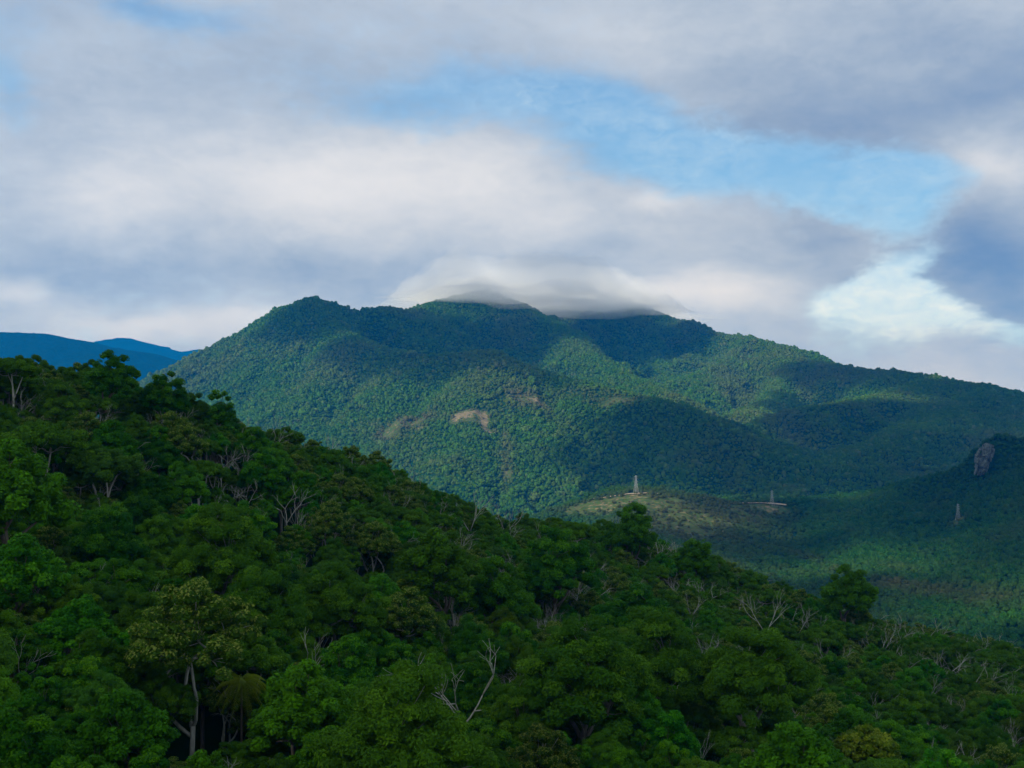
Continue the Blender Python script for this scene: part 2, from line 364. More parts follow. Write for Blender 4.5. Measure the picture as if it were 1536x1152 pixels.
M['mid'] = leaf_mat('valley_scrub_leaves', [(0, (.008,.060,.012)), (.5, (.014,.085,.014)), (1, (.034,.105,.020))], (.045,.15,.02, 1), .6, .2, dry=(.085,.095,.04, 1))
def bark_mat(name, a, b):
    m, t = mat_new(name); tcn = t.n('ShaderNodeTexCoord')
    mp = t.n('ShaderNodeMapping'); mp.inputs['Scale'].default_value = (2.5, 2.5, .5); t.L(tcn.outputs['Object'], mp.inputs[0])
    nz = t.noise(mp.outputs[0], 1.6, 6, .6)
    c = t.ramp(nz, [(.3, a), (.7, b)])
    p = t.n('ShaderNodeBsdfPrincipled'); t.L(c, p.inputs['Base Color']); p.inputs['Roughness'].default_value = .8
    bp = t.n('ShaderNodeBump'); bp.inputs['Strength'].default_value = .5; bp.inputs['Distance'].default_value = .05; t.L(nz, bp.inputs['Height']); t.L(bp.outputs[0], p.inputs['Normal'])
    o = t.n('ShaderNodeOutputMaterial'); t.L(p.outputs[0], o.inputs[0]); return m
M['bark'] = bark_mat('brown_bark', (.06,.045,.03), (.17,.14,.10))
M['greybark'] = bark_mat('grey_bark', (.10,.095,.07), (.26,.25,.20))
M['palebark'] = bark_mat('pale_bark', (.20,.20,.15), (.50,.48,.40))
# ground
m, t = mat_new('forest_floor'); M['ground'] = m
ab = t.n('ShaderNodeAttribute', attribute_name='bare'); ge = t.n('ShaderNodeNewGeometry')
n1 = t.noise(ge.outputs['Position'], .02, 8, .6); n2 = t.noise(ge.outputs['Position'], .12, 6, .6)
base = t.ramp(n1, [(.3, (.006,.034,.010)), (.7, (.016,.055,.016))])
drt = t.ramp(n2, [(.25, (.032,.080,.02)), (.46, (.055,.09,.028)), (.62, (.088,.090,.036)), (.85, (.15,.125,.07))])
c = t.mix(t.sstep(t.m('ADD', ab.outputs['Fac'], t.m('MULTIPLY', t.m('SUBTRACT', n2, .5), .5)), .25, .65), base, drt)
c = t.mix(t.sstep(t.m('ADD', ab.outputs['Fac'], t.m('MULTIPLY', t.m('SUBTRACT', n2, .5), 2.2)), .85, 1.35), c, t.ramp(n2, [(.3, (.12,.11,.06)), (.7, (.22,.18,.11))]))
# tree-crown relief on the ranges too far off for separate crowns
p = t.n('ShaderNodeBsdfPrincipled'); t.L(c, p.inputs['Base Color']); p.inputs['Roughness'].default_value = .9; p.inputs['Specular IOR Level'].default_value = .0
vo = t.n('ShaderNodeTexVoronoi'); vo.inputs['Scale'].default_value = .05; t.L(ge.outputs['Position'], vo.inputs['Vector'])
bp = t.n('ShaderNodeBump'); bp.inputs['Strength'].default_value = .8; bp.inputs['Distance'].default_value = 8; t.L(t.m('SUBTRACT', 1.0, vo.outputs[0]), bp.inputs['Height']); t.L(bp.outputs[0], p.inputs['Normal'])
o = t.n('ShaderNodeOutputMaterial'); t.L(p.outputs[0], o.inputs[0])
def plain(name, a, b, scale, rough=.9, bump=.3):
    m, t = mat_new(name); ge = t.n('ShaderNodeNewGeometry'); nz = t.noise(ge.outputs['Position'], scale, 8, .65)
    p = t.n('ShaderNodeBsdfPrincipled'); t.L(t.ramp(nz, [(.35, a), (.65, b)]), p.inputs['Base Color']); p.inputs['Roughness'].default_value = rough
    bp = t.n('ShaderNodeBump'); bp.inputs['Strength'].default_value = bump; bp.inputs['Distance'].default_value = 1; t.L(nz, bp.inputs['Height']); t.L(bp.outputs[0], p.inputs['Normal'])
    o = t.n('ShaderNodeOutputMaterial'); t.L(p.outputs[0], o.inputs[0]); return m
M['rock'] = plain('grey_rock', (.018,.026,.018), (.19,.21,.165), .35, .9, 1.0)
M['track'] = plain('pale_dirt', (.22,.18,.12), (.36,.30,.20), .2)
M['steel'] = plain('galvanised_steel', (.30,.33,.33), (.40,.43,.43), 2.0, .5)
# ---------------------------------------------------------------- TERRAIN mesh
def sinhspace(a, b, n, k, c=0.0):
    s = np.linspace(-1, 1, n) if a < 0 else np.linspace(0, 1, n)
    v = np.sinh(k * s) / math.sinh(k)
    return v * b
xs = sinhspace(-1, 11000, 761, 4.2)
ys = np.concatenate([np.linspace(-400, 60, 40), 60 * (16500 / 60) ** np.linspace(0, 1, 780)[1:]])
GX, GY = np.meshgrid(xs, ys); GZ = H(GX, GY)
DRY = []   # (px,py, half width in px, half height in px, weight)
for r in [(690,623,11,6,1.5),(703,619,14,4,1.5),(719,621,9,5,1.5),(727,636,7,8,1.7),(733,648,9,5,1.7),(681,634,7,5,1.2),(705,627,20,8,.8),(790,600,26,7,.85),(810,606,10,4,1.1),(620,638,35,6,.75),(632,642,8,3,1.3),(930,602,36,8,.8),(760,690,12,50,.5),(757,655,6,6,.5),(762,712,7,6,.5),(585,650,20,12,.7),(1010,520,20,6,.5),(1158,761,14,7,.7),(954,745,14,5,.7),(1437,783,10,7,.8),(870,590,60,8,.35),
          (930,757,95,16,.55),(1010,770,80,20,.46),(880,762,50,12,.42),(1130,778,75,20,.52),(1150,765,40,6,.6),(1080,800,90,26,.4),(950,790,60,14,.4),(1390,885,70,12,.6),(1340,875,30,8,.5),(1480,900,60,14,.55),(1215,840,14,30,.4),(1020,800,40,14,.4)]:
    q = hit(r[0], r[1], 600); d = q[1] / F
    q2 = hit(r[0], r[1] + r[3], 600); dyy = max(abs(q[1] - q2[1]), r[3] * d)
    DRY.append((q[0], q[1], r[2] * d, min(dyy, 260), r[4]))
def dry(x, y):
    a = np.zeros(np.shape(x))
    for cx, cy_, rx, ry, w in DRY: a = a + w * np.exp(-((x - cx) / rx) ** 2 - ((y - cy_) / ry) ** 2)
    return a
nx, ny = len(xs), len(ys)
idx = np.arange(nx * ny).reshape(ny, nx)
Q = np.stack([idx[:-1, :-1], idx[:-1, 1:], idx[1:, 1:], idx[1:, :-1]], -1).reshape(-1, 4)
me = new_mesh('terrain', np.stack([GX, GY, GZ], -1).reshape(-1, 3), Q, None, [M['ground']], None, {'bare': ('POINT', dry(GX, GY).ravel())}, True)
terrain = link('terrain', me, kind='structure')
ZMIN = float(GZ.min())
# ---------------------------------------------------------------- unseen CLOUDS, placed and shaped for the shade they cast (high up, out of view)
def cloud_body(name, blobs, z0, tmax, mat, res, seed, base=.15, lump=.3, wave=0.0, ramp=(.36, .34), **tags):
    """a closed sheet of cloud: blobs (x, y, radius, weight) give its thickness"""
    B = np.array(blobs); m_ = B[:, 2].max() * 1.9
    xs_ = np.arange(B[:, 0].min() - m_, B[:, 0].max() + m_, res); ys_ = np.arange(B[:, 1].min() - m_, B[:, 1].max() + m_, res)
    X, Y = np.meshgrid(xs_, ys_); T = np.zeros(X.shape)
    for x, y, r, w in B: T = np.maximum(T, w * np.exp(-((X - x) ** 2 + (Y - y) ** 2) / r ** 2 * .9)) + .12 * w * np.exp(-((X - x) ** 2 + (Y - y) ** 2) / r ** 2)
    T = T * (1 + lump * fbm(X, Y, res * 9, seed, 4)) + .12 * fbm(X, Y, res * 22, seed + 3, 3)
    f_ = np.clip((T - ramp[0]) / ramp[1], 0, 1); f_ = f_ * f_ * (3 - 2 * f_)
    th = tmax * f_; zb = z0 - th * base + wave * fbm(X, Y, 230, seed + 9, 3); zt = zb + th + 3
    cell = (np.maximum.reduce([f_[:-1, :-1], f_[1:, :-1], f_[:-1, 1:], f_[1:, 1:]]) > 0)
    ny_, nx_ = X.shape; top = np.stack([X, Y, zt], -1).reshape(-1, 3); bot = np.stack([X, Y, zb], -1).reshape(-1, 3)
    jj, ii = np.nonzero(cell); a = jj * nx_ + ii; q = np.stack([a, a + 1, a + nx_ + 1, a + nx_], 1); N_ = ny_ * nx_
    Fs = [q, q[:, ::-1] + N_]
    pad = np.pad(cell, 1)
    for dj, di, c1, c2 in ((-1, 0, 0, 1), (0, 1, 1, 2), (1, 0, 2, 3), (0, -1, 3, 0)):
        e = cell & ~pad[1 + dj:1 + dj + cell.shape[0], 1 + di:1 + di + cell.shape[1]]
        k = e[jj, ii]; Fs.append(np.stack([q[k, c2], q[k, c1], q[k, c1] + N_, q[k, c2] + N_], 1))
    Fs = np.concatenate(Fs); used = np.unique(Fs); mp = np.zeros(2 * N_, int); mp[used] = np.arange(len(used))
    me = new_mesh(name, np.concatenate([top, bot])[used], mp[Fs], None, [mat], smooth=True)
    return link(name, me, **tags)
def vol_mat(name, color, dens, aniso=0.0):
    m, t = mat_new(name); p = t.n('ShaderNodeVolumePrincipled'); p.inputs['Density'].default_value = dens; p.inputs['Color'].default_value = (*color, 1); p.inputs['Anisotropy'].default_value = aniso
    o = t.n('ShaderNodeOutputMaterial'); t.L(p.outputs[0], o.inputs['Volume']); return m
M['cloud'] = vol_mat('shade_cloud_mist', (.97, .98, 1.0), .009)
def shade_cloud_at(rows, z0, label, seed):
    """rows: ground point (x,y,z) and radius of its shadow; the cloud hangs up the sun's ray"""
    bl = []
    for r_ in rows:
        (x, y, z), r = r_[:2]; k = (z0 - z) / -SUND.z; bl.append((x - SUND.x * k, y - SUND.y * k, r, r_[2] if len(r_) > 2 else 1.0))
    return cloud_body('cloud', bl, z0, 260, M['cloud'], 28, seed, kind='structure')  # unseen cloud, its outline built from the shadow wanted on the ground
def S(px, py, r, w=1.0, y0=600): q = hit(px, py, y0); return (tuple(q), r, w)
Z0 = 3000
FG, MH = .412, .497
shade_cloud_at([(p_, r_, .56) for p_, r_ in [((-110,400,240),230),((-330,520,260),160),((-260,280,280),140),((60,380,200),150)]]
       + [(p_, r_, FG) for p_, r_ in [((-150,150,250),330),((100,120,240),330),((-100,380,240),300),((200,420,200),330),((0,650,100),330),((450,500,120),330),((-350,300,280),260),((-330,520,260),160),((500,900,60),380),((100,950,60),300),((-500,100,300),260)]]
       + [(p_, r_, MH) for p_, r_ in [((900,1000,60),380),((350,1300,60),350),((800,1400,90),420),((1200,1500,100),420),((1100,1900,120),420),((700,1850,120),400),((280,1700,110),300),((420,2050,150),300),((1300,2300,120),400),((900,2300,120),350),((560,2400,90),300)]] + [S(1490,680,260,.46),S(1400,735,260,.46),S(1530,740,260,.46)], Z0, '', 1)
shade_cloud_at([(P(px, 560, 9000), 900) for px in (-250,-100,0,100,200,300)] + [(P(px, 560, 14500), 1100) for px in (60,200,340)], 9000, '', 6)  # unseen cloud added very high to keep the far left ranges unlit
shade_cloud_at([S(1000,690,230),S(960,655,130),S(905,720,110),S(1050,660,190),S(1130,690,260),S(1250,690,300),S(1380,680,300),S(1500,660,320),S(1300,640,200),S(1200,655,190),S(1430,630,260),S(1530,620,280),S(1420,595,190),S(1500,600,220),
          S(1180,635,120),S(1080,640,90),S(1230,570,160),S(1290,572,170),S(1335,578,120),S(1190,560,100),S(1350,572,110),S(1200,612,80),S(1150,610,70),S(1560,640,260),S(1180,727,220),S(1130,737,220),S(1220,737,220),S(1080,725,170),S(1260,718,220),S(1340,705,220),S(1400,690,220),S(1250,556,60,.7)], Z0, '', 2)
shade_cloud_at([S(480,485,210,.9),S(420,500,110,.8),S(550,500,230,.9),S(620,510,230,.9),S(520,530,160,.8),S(580,545,150,.8),S(700,508,210,.9),S(760,512,170,.9),S(800,515,120),S(640,550,160,.8),S(700,540,120,.8),S(760,545,110,.8),S(820,565,90,.75),S(900,505,200,.9),S(980,515,230,.9),S(920,530,160),S(850,500,130,.8),S(1030,510,180,.8)], Z0, '', 3)
# ---------------------------------------------------------------- TREE SHAPES
def rdir(rng, n):
    v = rng.normal(size=(n, 3)); return v / np.linalg.norm(v, axis=1)[:, None]
def leaves(g, rng, C, N, l, w, tone, mat=0, droop=0.0):
    """one small leaf spray (a bent diamond) per centre C with normal N"""
    n = len(C); t = rdir(rng, n); t[:, 2] -= droop; t -= (t * N).sum(1)[:, None] * N; t /= np.linalg.norm(t, axis=1)[:, None] + 1e-9
    b = np.cross(N, t); s = rng.uniform(.7, 1.3, n)[:, None]
    V = np.stack([C - t * l / 2 * s, C + b * w / 2 * s - N * .12 * l, C + t * l / 2 * s, C - b * w / 2 * s - N * .12 * l], 1).reshape(-1, 3)
    g.add(V, np.arange(4 * n).reshape(n, 4), None, tone, mat)
def clump(g, rng, c, r, l, w, cover, flat=.75, bloom=0.0, core=True, droop=0.0, tone0=None, mat=0):
    t0 = rng.uniform(.05, .75) if tone0 is None else tone0
    n = max(8, int(cover * 4 * math.pi * r * r * .62 / (l * w * .5)))
    d = rdir(rng, n); d[:, 2] = np.where(d[:, 2] < -.35, -d[:, 2], d[:, 2])
    # smaller puffs on the clump
    k = rdir(rng, 7); k[:, 2] = np.abs(k[:, 2]); pf = np.max(np.clip((d @ k.T - .6) / .4, 0, 1), axis=1)
    rad = r * (rng.uniform(.68, 1.0, n) * (.86 + .30 * pf))
    Cc = c + d * rad[:, None] * np.array([1, 1, flat])
    N = d * .9 + rdir(rng, n) * .75 + np.array([0, 0, .35]); N /= np.linalg.norm(N, axis=1)[:, None]
    tone = t0 + rng.uniform(-.2, .3, n)
    if bloom > 0:
        m = (d[:, 2] > .1) & (rad > r * .86) & (rng.random(n) < bloom); tone = np.where(m, rng.uniform(1.1, 1.4, n), tone)
    leaves(g, rng, Cc, N, l, w, tone, mat, droop)
    if core:
        V, T = ICO1; V = V * (1 + .18 * rng.uniform(-1, 1, len(V)))[:, None] * r * .66 * np.array([1, 1, flat]) + c
        g.add(V, None, T, 0.1, mat)
def limb(g, rng, a, b, r0, r1, n=6, wob=.12, mat=0, seg=6):
    a = np.array(a, float); b = np.array(b, float); L = np.linalg.norm(b - a)
    off = rng.normal(size=3) * wob * L; off2 = rng.normal(size=(n, 3)) * min(wob, .12) * .10 * L
    t = np.linspace(0, 1, n)[:, None]
    pts = a + (b - a) * t + off * (t * (1 - t)) * 1.6 + off2 * (t * (1 - t)) * 2
    tube(g, pts, np.linspace(r0, r1, n), seg, mat)
    return pts
def tree_shape(seed, R=5.2, zc=12.5, Hc=4.2, nsub=5, l=.33, w=.19, cover=1.0, rc=.24, flat=.9, bloom=0.0, core=True, fork=.55, twigs=.35, droop=0, spread=.52, lift=0.0, subr=(.36, .5), bark_r=.26, sparse=1.0):
    rng = np.random.default_rng(seed); cr = Geo(); tk = Geo()
    subs = [(np.array([0, 0, zc + Hc * .12]) + rng.normal(size=3) * R * .06, R * .58)]
    for i in range(nsub):
        a = i * 2 * math.pi / nsub + rng.uniform(-.4, .4); d = R * spread * rng.uniform(.8, 1.2)
        subs.append((np.array([math.cos(a) * d, math.sin(a) * d, zc - Hc * rng.uniform(.05, .45) + lift]), R * rng.uniform(*subr)))
    fz = zc - Hc * .5 - (zc - Hc * .5) * (1 - fork) * .6
    forkp = np.array([rng.normal() * .3, rng.normal() * .3, fz])
    limb(tk, rng, (0, 0, -14), forkp, bark_r * 1.5, bark_r, 8, .015)
    nm = 2 if nsub < 6 else 3; a0 = rng.uniform(0, 6.28); ways = []
    for i in range(nm):
        a = a0 + i * 6.283 / nm + rng.uniform(-.5, .5); k = rng.uniform(.2, .42)
        wp = np.array([math.cos(a) * R * k, math.sin(a) * R * k, zc - Hc * rng.uniform(.35, .6)]); ways.append(wp)
        limb(tk, rng, forkp + np.array([0, 0, -i * .5]), wp, bark_r * .8, bark_r * .5, 9, .28, 0, 7)
    for s, (c, rs) in enumerate(subs):
        wp = min(ways, key=lambda q_: np.hypot(*(q_ - c)[:2]) + rng.uniform(0, R * .3))
        mid = limb(tk, rng, wp, c - np.array([0, 0, rs * .2]), bark_r * .5, bark_r * .16, 8, .24)
        n = max(5, int(2.3 / (rc * rc) * (rs / R) ** 2 * 1.25 * sparse))
        i = np.arange(n) + .5; ph = np.arccos(1 - 1.5 * i / n); th = i * 2.39996 + rng.uniform(0, 6)
        D = np.stack([np.cos(th) * np.sin(ph), np.sin(th) * np.sin(ph), np.cos(ph)], 1) + rng.normal(size=(n, 3)) * .13
        hs = Hc / R * rng.uniform(.9, 1.15)
        for d in D:
            cc = c + d * rs * rng.uniform(.70, 1.02) * np.array([1, 1, hs])
            rr = R * rc * rng.uniform(.65, 1.15)
            clump(cr, rng, cc, rr, l, w, cover, flat, bloom, core, droop)
            if rng.random() < twigs: limb(tk, rng, mid[rng.integers(3, 6)], cc, bark_r * .18, bark_r * .07, 4, .18, 0, 4)
    # a few stray sprigs that roughen the outline
    for _ in range(int(14 * sparse)):
        c, rs = subs[rng.integers(len(subs))]; d = rdir(rng, 1)[0]; d[2] = abs(d[2])
        clump(cr, rng, c + d * rs * rng.uniform(.95, 1.12) * np.array([1, 1, Hc / R]), R * .12, l, w, cover * .45, .8, bloom, False, droop)
    return cr, tk
def bare_shape(seed, h=15, spread=.5, r=.14, levels=4, n0=3):
    rng = np.random.default_rng(seed); tk = Geo(); tw = Geo()
    def grow(p, d, L, r, lv):
        q = p + d * L; pts = limb(tk, rng, p, q, r, r * .6, 6, .10, 0, 5)
        if lv == 0: return
        for k in range(2 if rng.random() < .6 else 3):
            nd = d + rdir(rng, 1)[0] * spread * 1.2 + np.array([0, 0, .12]); nd /= np.linalg.norm(nd)
            grow(pts[-1] if k < 2 else pts[3], nd, L * rng.uniform(.6, .85), r * .58, lv - 1)
    limb(tk, rng, (0, 0, -14), (0, 0, h * .45), r * 1.4, r, 8, .01)
    for k in range(n0):
        a = k * 6.283 / n0 + rng.uniform(-.5, .5); d = np.array([math.cos(a) * spread, math.sin(a) * spread, .9]); d /= np.linalg.norm(d)
        grow(np.array([0, 0, h * .45]), d, h * .26, r * .8, levels - 1)
    return None, tk
def palm_shape(seed, h=13, nf=22, L=4.2):
    rng = np.random.default_rng(seed); cr = Geo(); tk = Geo()
    limb(tk, rng, (0, 0, -14), (0, 0, h), .2, .14, 10, .01)
    for i in range(nf):
        a = i * 2.4; up = rng.uniform(-.5, 1.0); t = np.linspace(0, 1, 26)
        rx = L * t * math.cos(up * .7); rz = L * (t * math.sin(up) - .75 * t * t * (1.2 if up > 0 else .9))
        pts = np.stack([np.cos(a) * rx, np.sin(a) * rx, h + rz], 1); tube(cr, pts[::3], np.linspace(.05, .02, 9), 4, 0, .4)
        side = np.array([-math.sin(a), math.cos(a), 0])
        for s in (-1, 1):
            b = pts[2:]; ln = .95 * np.sin(np.pi * np.clip(t[2:] * .9 + .1, 0, 1)) + .15
            tip = b + side * s * ln[:, None] * .75 - np.array([0, 0, 1]) * ln[:, None] * .6 + np.array([math.cos(a), math.sin(a), 0]) * .15
            wv_ = np.array([math.cos(a), math.sin(a), -.2]) * .07
            V = np.stack([b - wv_, b + wv_, tip + wv_ * .3, tip - wv_ * .3], 1).reshape(-1, 3)
            cr.add(V, np.arange(len(V)).reshape(-1, 4), None, .3 + .5 * rng.random(), 0)
    return cr, tk
# kinds: (list of shapes, leaf material, bark material, nominal crown radius, crown centre height)
KINDS = {}
def kind(name, shapes, lm, bm, R, zc, top):
    out = []
    for i, (cr, tk) in enumerate(shapes):
        both = Geo(); both.join(tk, 1)
        if cr: both.join(cr, 0)
        out.append((cr.mesh(name + '_crown', [lm]) if cr else None, tk.mesh(name + '_trunk', [bm], True), both.mesh(name + '_tree', [lm, bm])))
    KINDS[name] = dict(v=out, R=R, zc=zc, top=top)
kind('dome', [tree_shape(11 + i, 5.2, 11.6, 5.6, 6, rc=.21) for i in range(4)], M['dark'], M['bark'], 5.2, 11.6, 17)
kind('tall', [tree_shape(31 + i, 4.0, 11.5, 6.6, 5, rc=.25, spread=.45) for i in range(2)], M['dark'], M['bark'], 4.0, 11.5, 17.5)
kind('olive', [tree_shape(51 + i, 5.4, 11.6, 6.0, 7, l=.28, w=.13, cover=.85, rc=.19, droop=.5, twigs=.5) for i in range(3)], M['olive'], M['greybark'], 5.4, 11.6, 17)
kind('bright', [tree_shape(71 + i, 4.6, 11.6, 5.6, 6, l=.40, w=.25, rc=.22) for i in range(2)], M['bright'], M['bark'], 4.6, 11.6, 16.5)
kind('flat', [tree_shape(91 + i, 5.6, 13.0, 3.2, 6, rc=.19, cover=.9, fork=.25, spread=.62, subr=(.30, .42), flat=.8, sparse=.85, bark_r=.19, twigs=.6) for i in range(2)], M['olive'], M['palebark'], 6.4, 13.4, 16)
kind('pale', [tree_shape(111 + i, 4.9, 12.2, 5.2, 6, l=.30, w=.16, rc=.18, cover=.9, bloom=.5, fork=.05, spread=.64, subr=(.32, .46), sparse=.95, bark_r=.21, twigs=.5) for i in range(2)], M['pale'], M['palebark'], 5.9, 13.2, 16.5)
kind('yellow', [tree_shape(131, 4.4, 12.2, 3.8, 5, l=.5, w=.34, rc=.2)], M['yellow'], M['bark'], 4.6, 12.2, 16)
kind('bare', [bare_shape(151, 16, .55), bare_shape(153, 15, .7), bare_shape(157, 16, .45, n0=2)], M['palebark'], M['palebark'], 3.5, 12, 16)
kind('palm', [palm_shape(171)], M['yellow'], M['bark'], 3.4, 12.5, 14)
# ---------------------------------------------------------------- FOREGROUND FOREST: where every tree stands
rng = np.random.default_rng(5)
TREES = []   # dict(x,y,z,s,kind,var,rot,label,cat,special,tint)
def special(px, py, wpx, Y, kd, var, rot, label, cat='tree', tint=None, sz=1.0, clear=0.0):
    K = KINDS[kd]; s = 1.1
    for _ in range(4):                                   # stands on the ground, its crown level with the canopy round it
        q = hit(px, py, 50, 900, 1.002, K['zc'] * s * sz); s = .5 * s + .5 * float(np.clip(wpx / F * q[1] / 2 / K['R'], .6, 1.9))
    x, y, z = q; print('special', kd, px, py, 'Y', Y, '->', round(y), 's', round(s, 2))
    TREES.append(dict(x=x, y=y, z=z - K['zc'] * s * sz, s=s, sz=sz * s, kind=kd, var=var, rot=rot, label=label, cat=cat, special=True, tint=tint, keep=K['R'] * s, clear=clear))
special(285, 925, 215, 112, 'pale', 0, .4, 'tall tree with pale flowering crown over two forked bare white limbs', clear=1.5)
special(492, 778, 80, 196, 'pale', 1, 1.2, 'slender tree with yellowish tufted crown on a straight pale stem', sz=1.2)
special(562, 806, 88, 190, 'pale', 0, 2.9, 'yellowish flat-topped tree on pale limbs, right of the slender yellowish tufted one', clear=.8)
special(437, 808, 66, 192, 'pale', 1, 4.2, 'small pale-topped tree beside the slender yellowish tufted one')
special(612, 915, 120, 158, 'pale', 1, .1, 'round tree with a cap of yellow blossom above the big grey-green crowns')
special(158, 812, 118, 172, 'dome', 0, .2, 'dark domed tree with a small white fork showing under its roof')
special(455, 1065, 150, 104, 'bright', 0, .5, 'bright green tree right of the two forked white limbs')
special(180, 1100, 150, 100, 'bright', 1, 2.2, 'dark green tree left below the forked white limbs', tint=(.62,.72,.8))
special(1130, 1010, 190, 128, 'olive', 0, .9, 'big olive green tree with tiered crown beside the dark hollow')
special(880, 1010, 230, 122, 'olive', 1, 2.0, 'largest olive green tree, its broad crown filling the lower centre', sz=.9)
special(1302, 1118, 96, 138, 'yellow', 0, 0, 'small yellow-green tree shining among dark crowns at the lower edge')
special(1200, 1150, 150, 122, 'bright', 1, 1, 'vivid green tree spreading beside the small yellow-green one')
special(362, 1025, 74, 104, 'palm', 0, .6, 'palm with drooping yellow-green fronds beside the forked white limbs', 'palm', clear=1.4)
special(692, 1015, 100, 128, 'bare', 1, .3, 'bare tree with fine white twigs among the lower centre crowns', clear=.8)
special(1271, 884, 78, 285, 'dome', 3, .3, 'dark rounded tree standing alone on the skyline of the right slope')
special(60, 655, 150, 185, 'flat', 0, 2.1, 'spreading tree with pale forked limbs high at the left edge')
special(160, 690, 130, 190, 'flat', 1, .7, 'spreading thin-leaved tree with bent white limbs below the skyline')
special(705, 768, 44, 330, 'bare', 0, 1.3, 'dead white tree with upright forked limbs near the skyline', clear=.8)
special(1150, 925, 50, 235, 'bare', 2, .2, 'dead white limbs standing beside the brown crown on the right slope', clear=.8)
special(1195, 932, 34, 232, 'bare', 0, 2.4, 'lone short white snag right of the dead white limbs', clear=.8)
special(838, 845, 120, 225, 'dome', 2, 4, 'dark tree with forked pale trunk over the black hollow in the forest', clear=.8)
special(855, 795, 90, 300, 'flat', 1, 3, 'tree with tangled pale twigs in its crown near the skyline')
special(30, 895, 80, 140, 'pale', 1, 5, 'small yellowish-topped tree near the left edge')
special(600, 1105, 250, 104, 'olive', 2, .3, 'broad grey-green tree at the bottom edge, its crown like cauliflower')
special(815, 1125, 140, 104, 'pale', 0, 3.6, 'dull tree with brownish tips at the bottom edge', tint=(.62,.62,.6))
special(15, 740, 170, 150, 'bright', 0, 1.5, 'bright green tree at the left edge below the pale forked limbs')
special(20, 860, 130, 118, 'bright', 1, 3.1, 'fresh green tree at the left edge, lower of the two bright ones')
special(330, 830, 170, 168, 'olive', 2, 2.5, 'billowing olive tree behind the pale flowering crown')
special(400, 905, 150, 140, 'olive', 0, 4.4, 'olive tree close behind the pale flowering crown, right of it')
special(505, 905, 140, 150, 'olive', 1, .8, 'olive tree with brown-tinged top and a white limb leaning through')
special(660, 850, 120, 178, 'bright', 0, 2.7, 'leafy mid-green tree behind the yellow-blossomed round one', tint=(.8,.72,.9))
special(745, 885, 110, 185, 'dome', 1, 2.7, 'rounded dark tree by the black hollow in the forest centre')
special(950, 920, 150, 215, 'dome', 3, 1.7, 'low dark tree with a cushioned top in the forest centre', sz=.8)
special(985, 985, 170, 160, 'olive', 2, 3.3, 'tall olive tree behind the largest one in the lower centre')
special(1040, 838, 70, 300, 'dome', 0, 5.1, 'dark crown outlined against the valley above the right slope')
special(945, 795, 85, 300, 'dome', 1, 5.1, 'broad black-green crown at the skyline beside the grassy spur')
special(250, 592, 48, 288, 'dome', 2, .1, 'dark tree jutting over the skyline before the big mountain foot')
special(165, 562, 60, 280, 'dome', 3, 1.1, 'long dark crown on the skyline in front of the blue range')
special(20, 548, 60, 262, 'flat', 0, .1, 'open-crowned tree at the top left skyline')
special(330, 620, 55, 300, 'tall', 1, .9, 'dark tree on the skyline below the mountain shoulder')
# all the rest: every gap filled, larger crowns nearer the viewer
cells = {}
def near_any(x, y, r):
    ci, cj = int(x // 12), int(y // 12)
    for i in range(ci - 1, ci + 2):
        for j in range(cj - 1, cj + 2):
            for (a, b, c) in cells.get((i, j), ()):
                if (x - a) ** 2 + (y - b) ** 2 < (.64 * (r + c)) ** 2: return True
    return False
def put(x, y, r): cells.setdefault((int(x // 12), int(y // 12)), []).append((x, y, r))
for t_ in TREES: put(t_['x'], t_['y'], min(t_['keep'], 6.5) * .9)
KN = ['dome', 'dome', 'tall', 'olive', 'olive', 'bright', 'flat', 'pale', 'bare']; KW = np.array([.24, .15, .13, .20, .10, .13, .035, .012, .0015]); KW = KW / KW.sum()
gh_pts = []
for it in range(40000):
    y = math.sqrt(rng.uniform(62 ** 2, 520 ** 2)); x = rng.uniform(-.56, .56) * y + rng.uniform(-8, 8)
    kd = KN[rng.choice(len(KN), p=KW)]
    s = rng.uniform(.55, 1.12) * (1.0 if y < 250 else .95); r = KINDS[kd]['R'] * s
    if near_any(x, y, r): continue
    put(x, y, r); gh_pts.append((x, y, kd, s))
gx = np.array([g_[0] for g_ in gh_pts]); gy = np.array([g_[1] for g_ in gh_pts]); gz = H(gx, gy)
spec = [(t_['x'], t_['y'], t_['z'], t_['s'], t_['kind']) for t_ in TREES]
spp = [project(t_['x'], t_['y'], t_['z'] + KINDS[t_['kind']]['zc'] * t_['s']) + (KINDS[t_['kind']]['R'] * t_['s'] / t_['y'] * F, t_['y'], t_['clear']) for t_ in TREES]
def lowered(x, y, z, s, K):
    """how far a tree must shrink so that it does not hide a named crown or its bare limbs"""
    top = project(x, y, z + K['top'] * s * .95); low = 1.0
    for (sx, sy, sr, sY, cl) in spp:
        lim = sy + sr * (.35 + cl); wd = sr * .8 if cl == 0 else sr * .62
        if y < sY - 2 and abs(top[0] - sx) < wd + K['R'] * s / y * F * .5 and top[1] < lim:
            low = min(low, (P(top[0], lim, y)[2] - z) / (K['top'] * s))
    return low
for (x, y, kd, s), z in zip(gh_pts, gz):
    z += max(0, (.95 - s)) * 8; K = KINDS[kd]; low = lowered(x, y, z, s, K)
    if low < .25: continue
    sz = s * min(1.0, low) * (1 if kd != 'bare' else .95)
    TREES.append(dict(x=x, y=y, z=z - (1 - low) * 2, s=s * (1 if low > .6 else .75), sz=sz, kind=kd, var=int(rng.integers(len(K['v']))), rot=rng.uniform(0, 6.28), label=None, cat='tree', special=False,
                      tint=tuple(np.clip(rng.normal(1, .2) * np.array([rng.normal(1, .12), 1, rng.normal(1, .1)]), .5, 1.7)), keep=K['R'] * s))
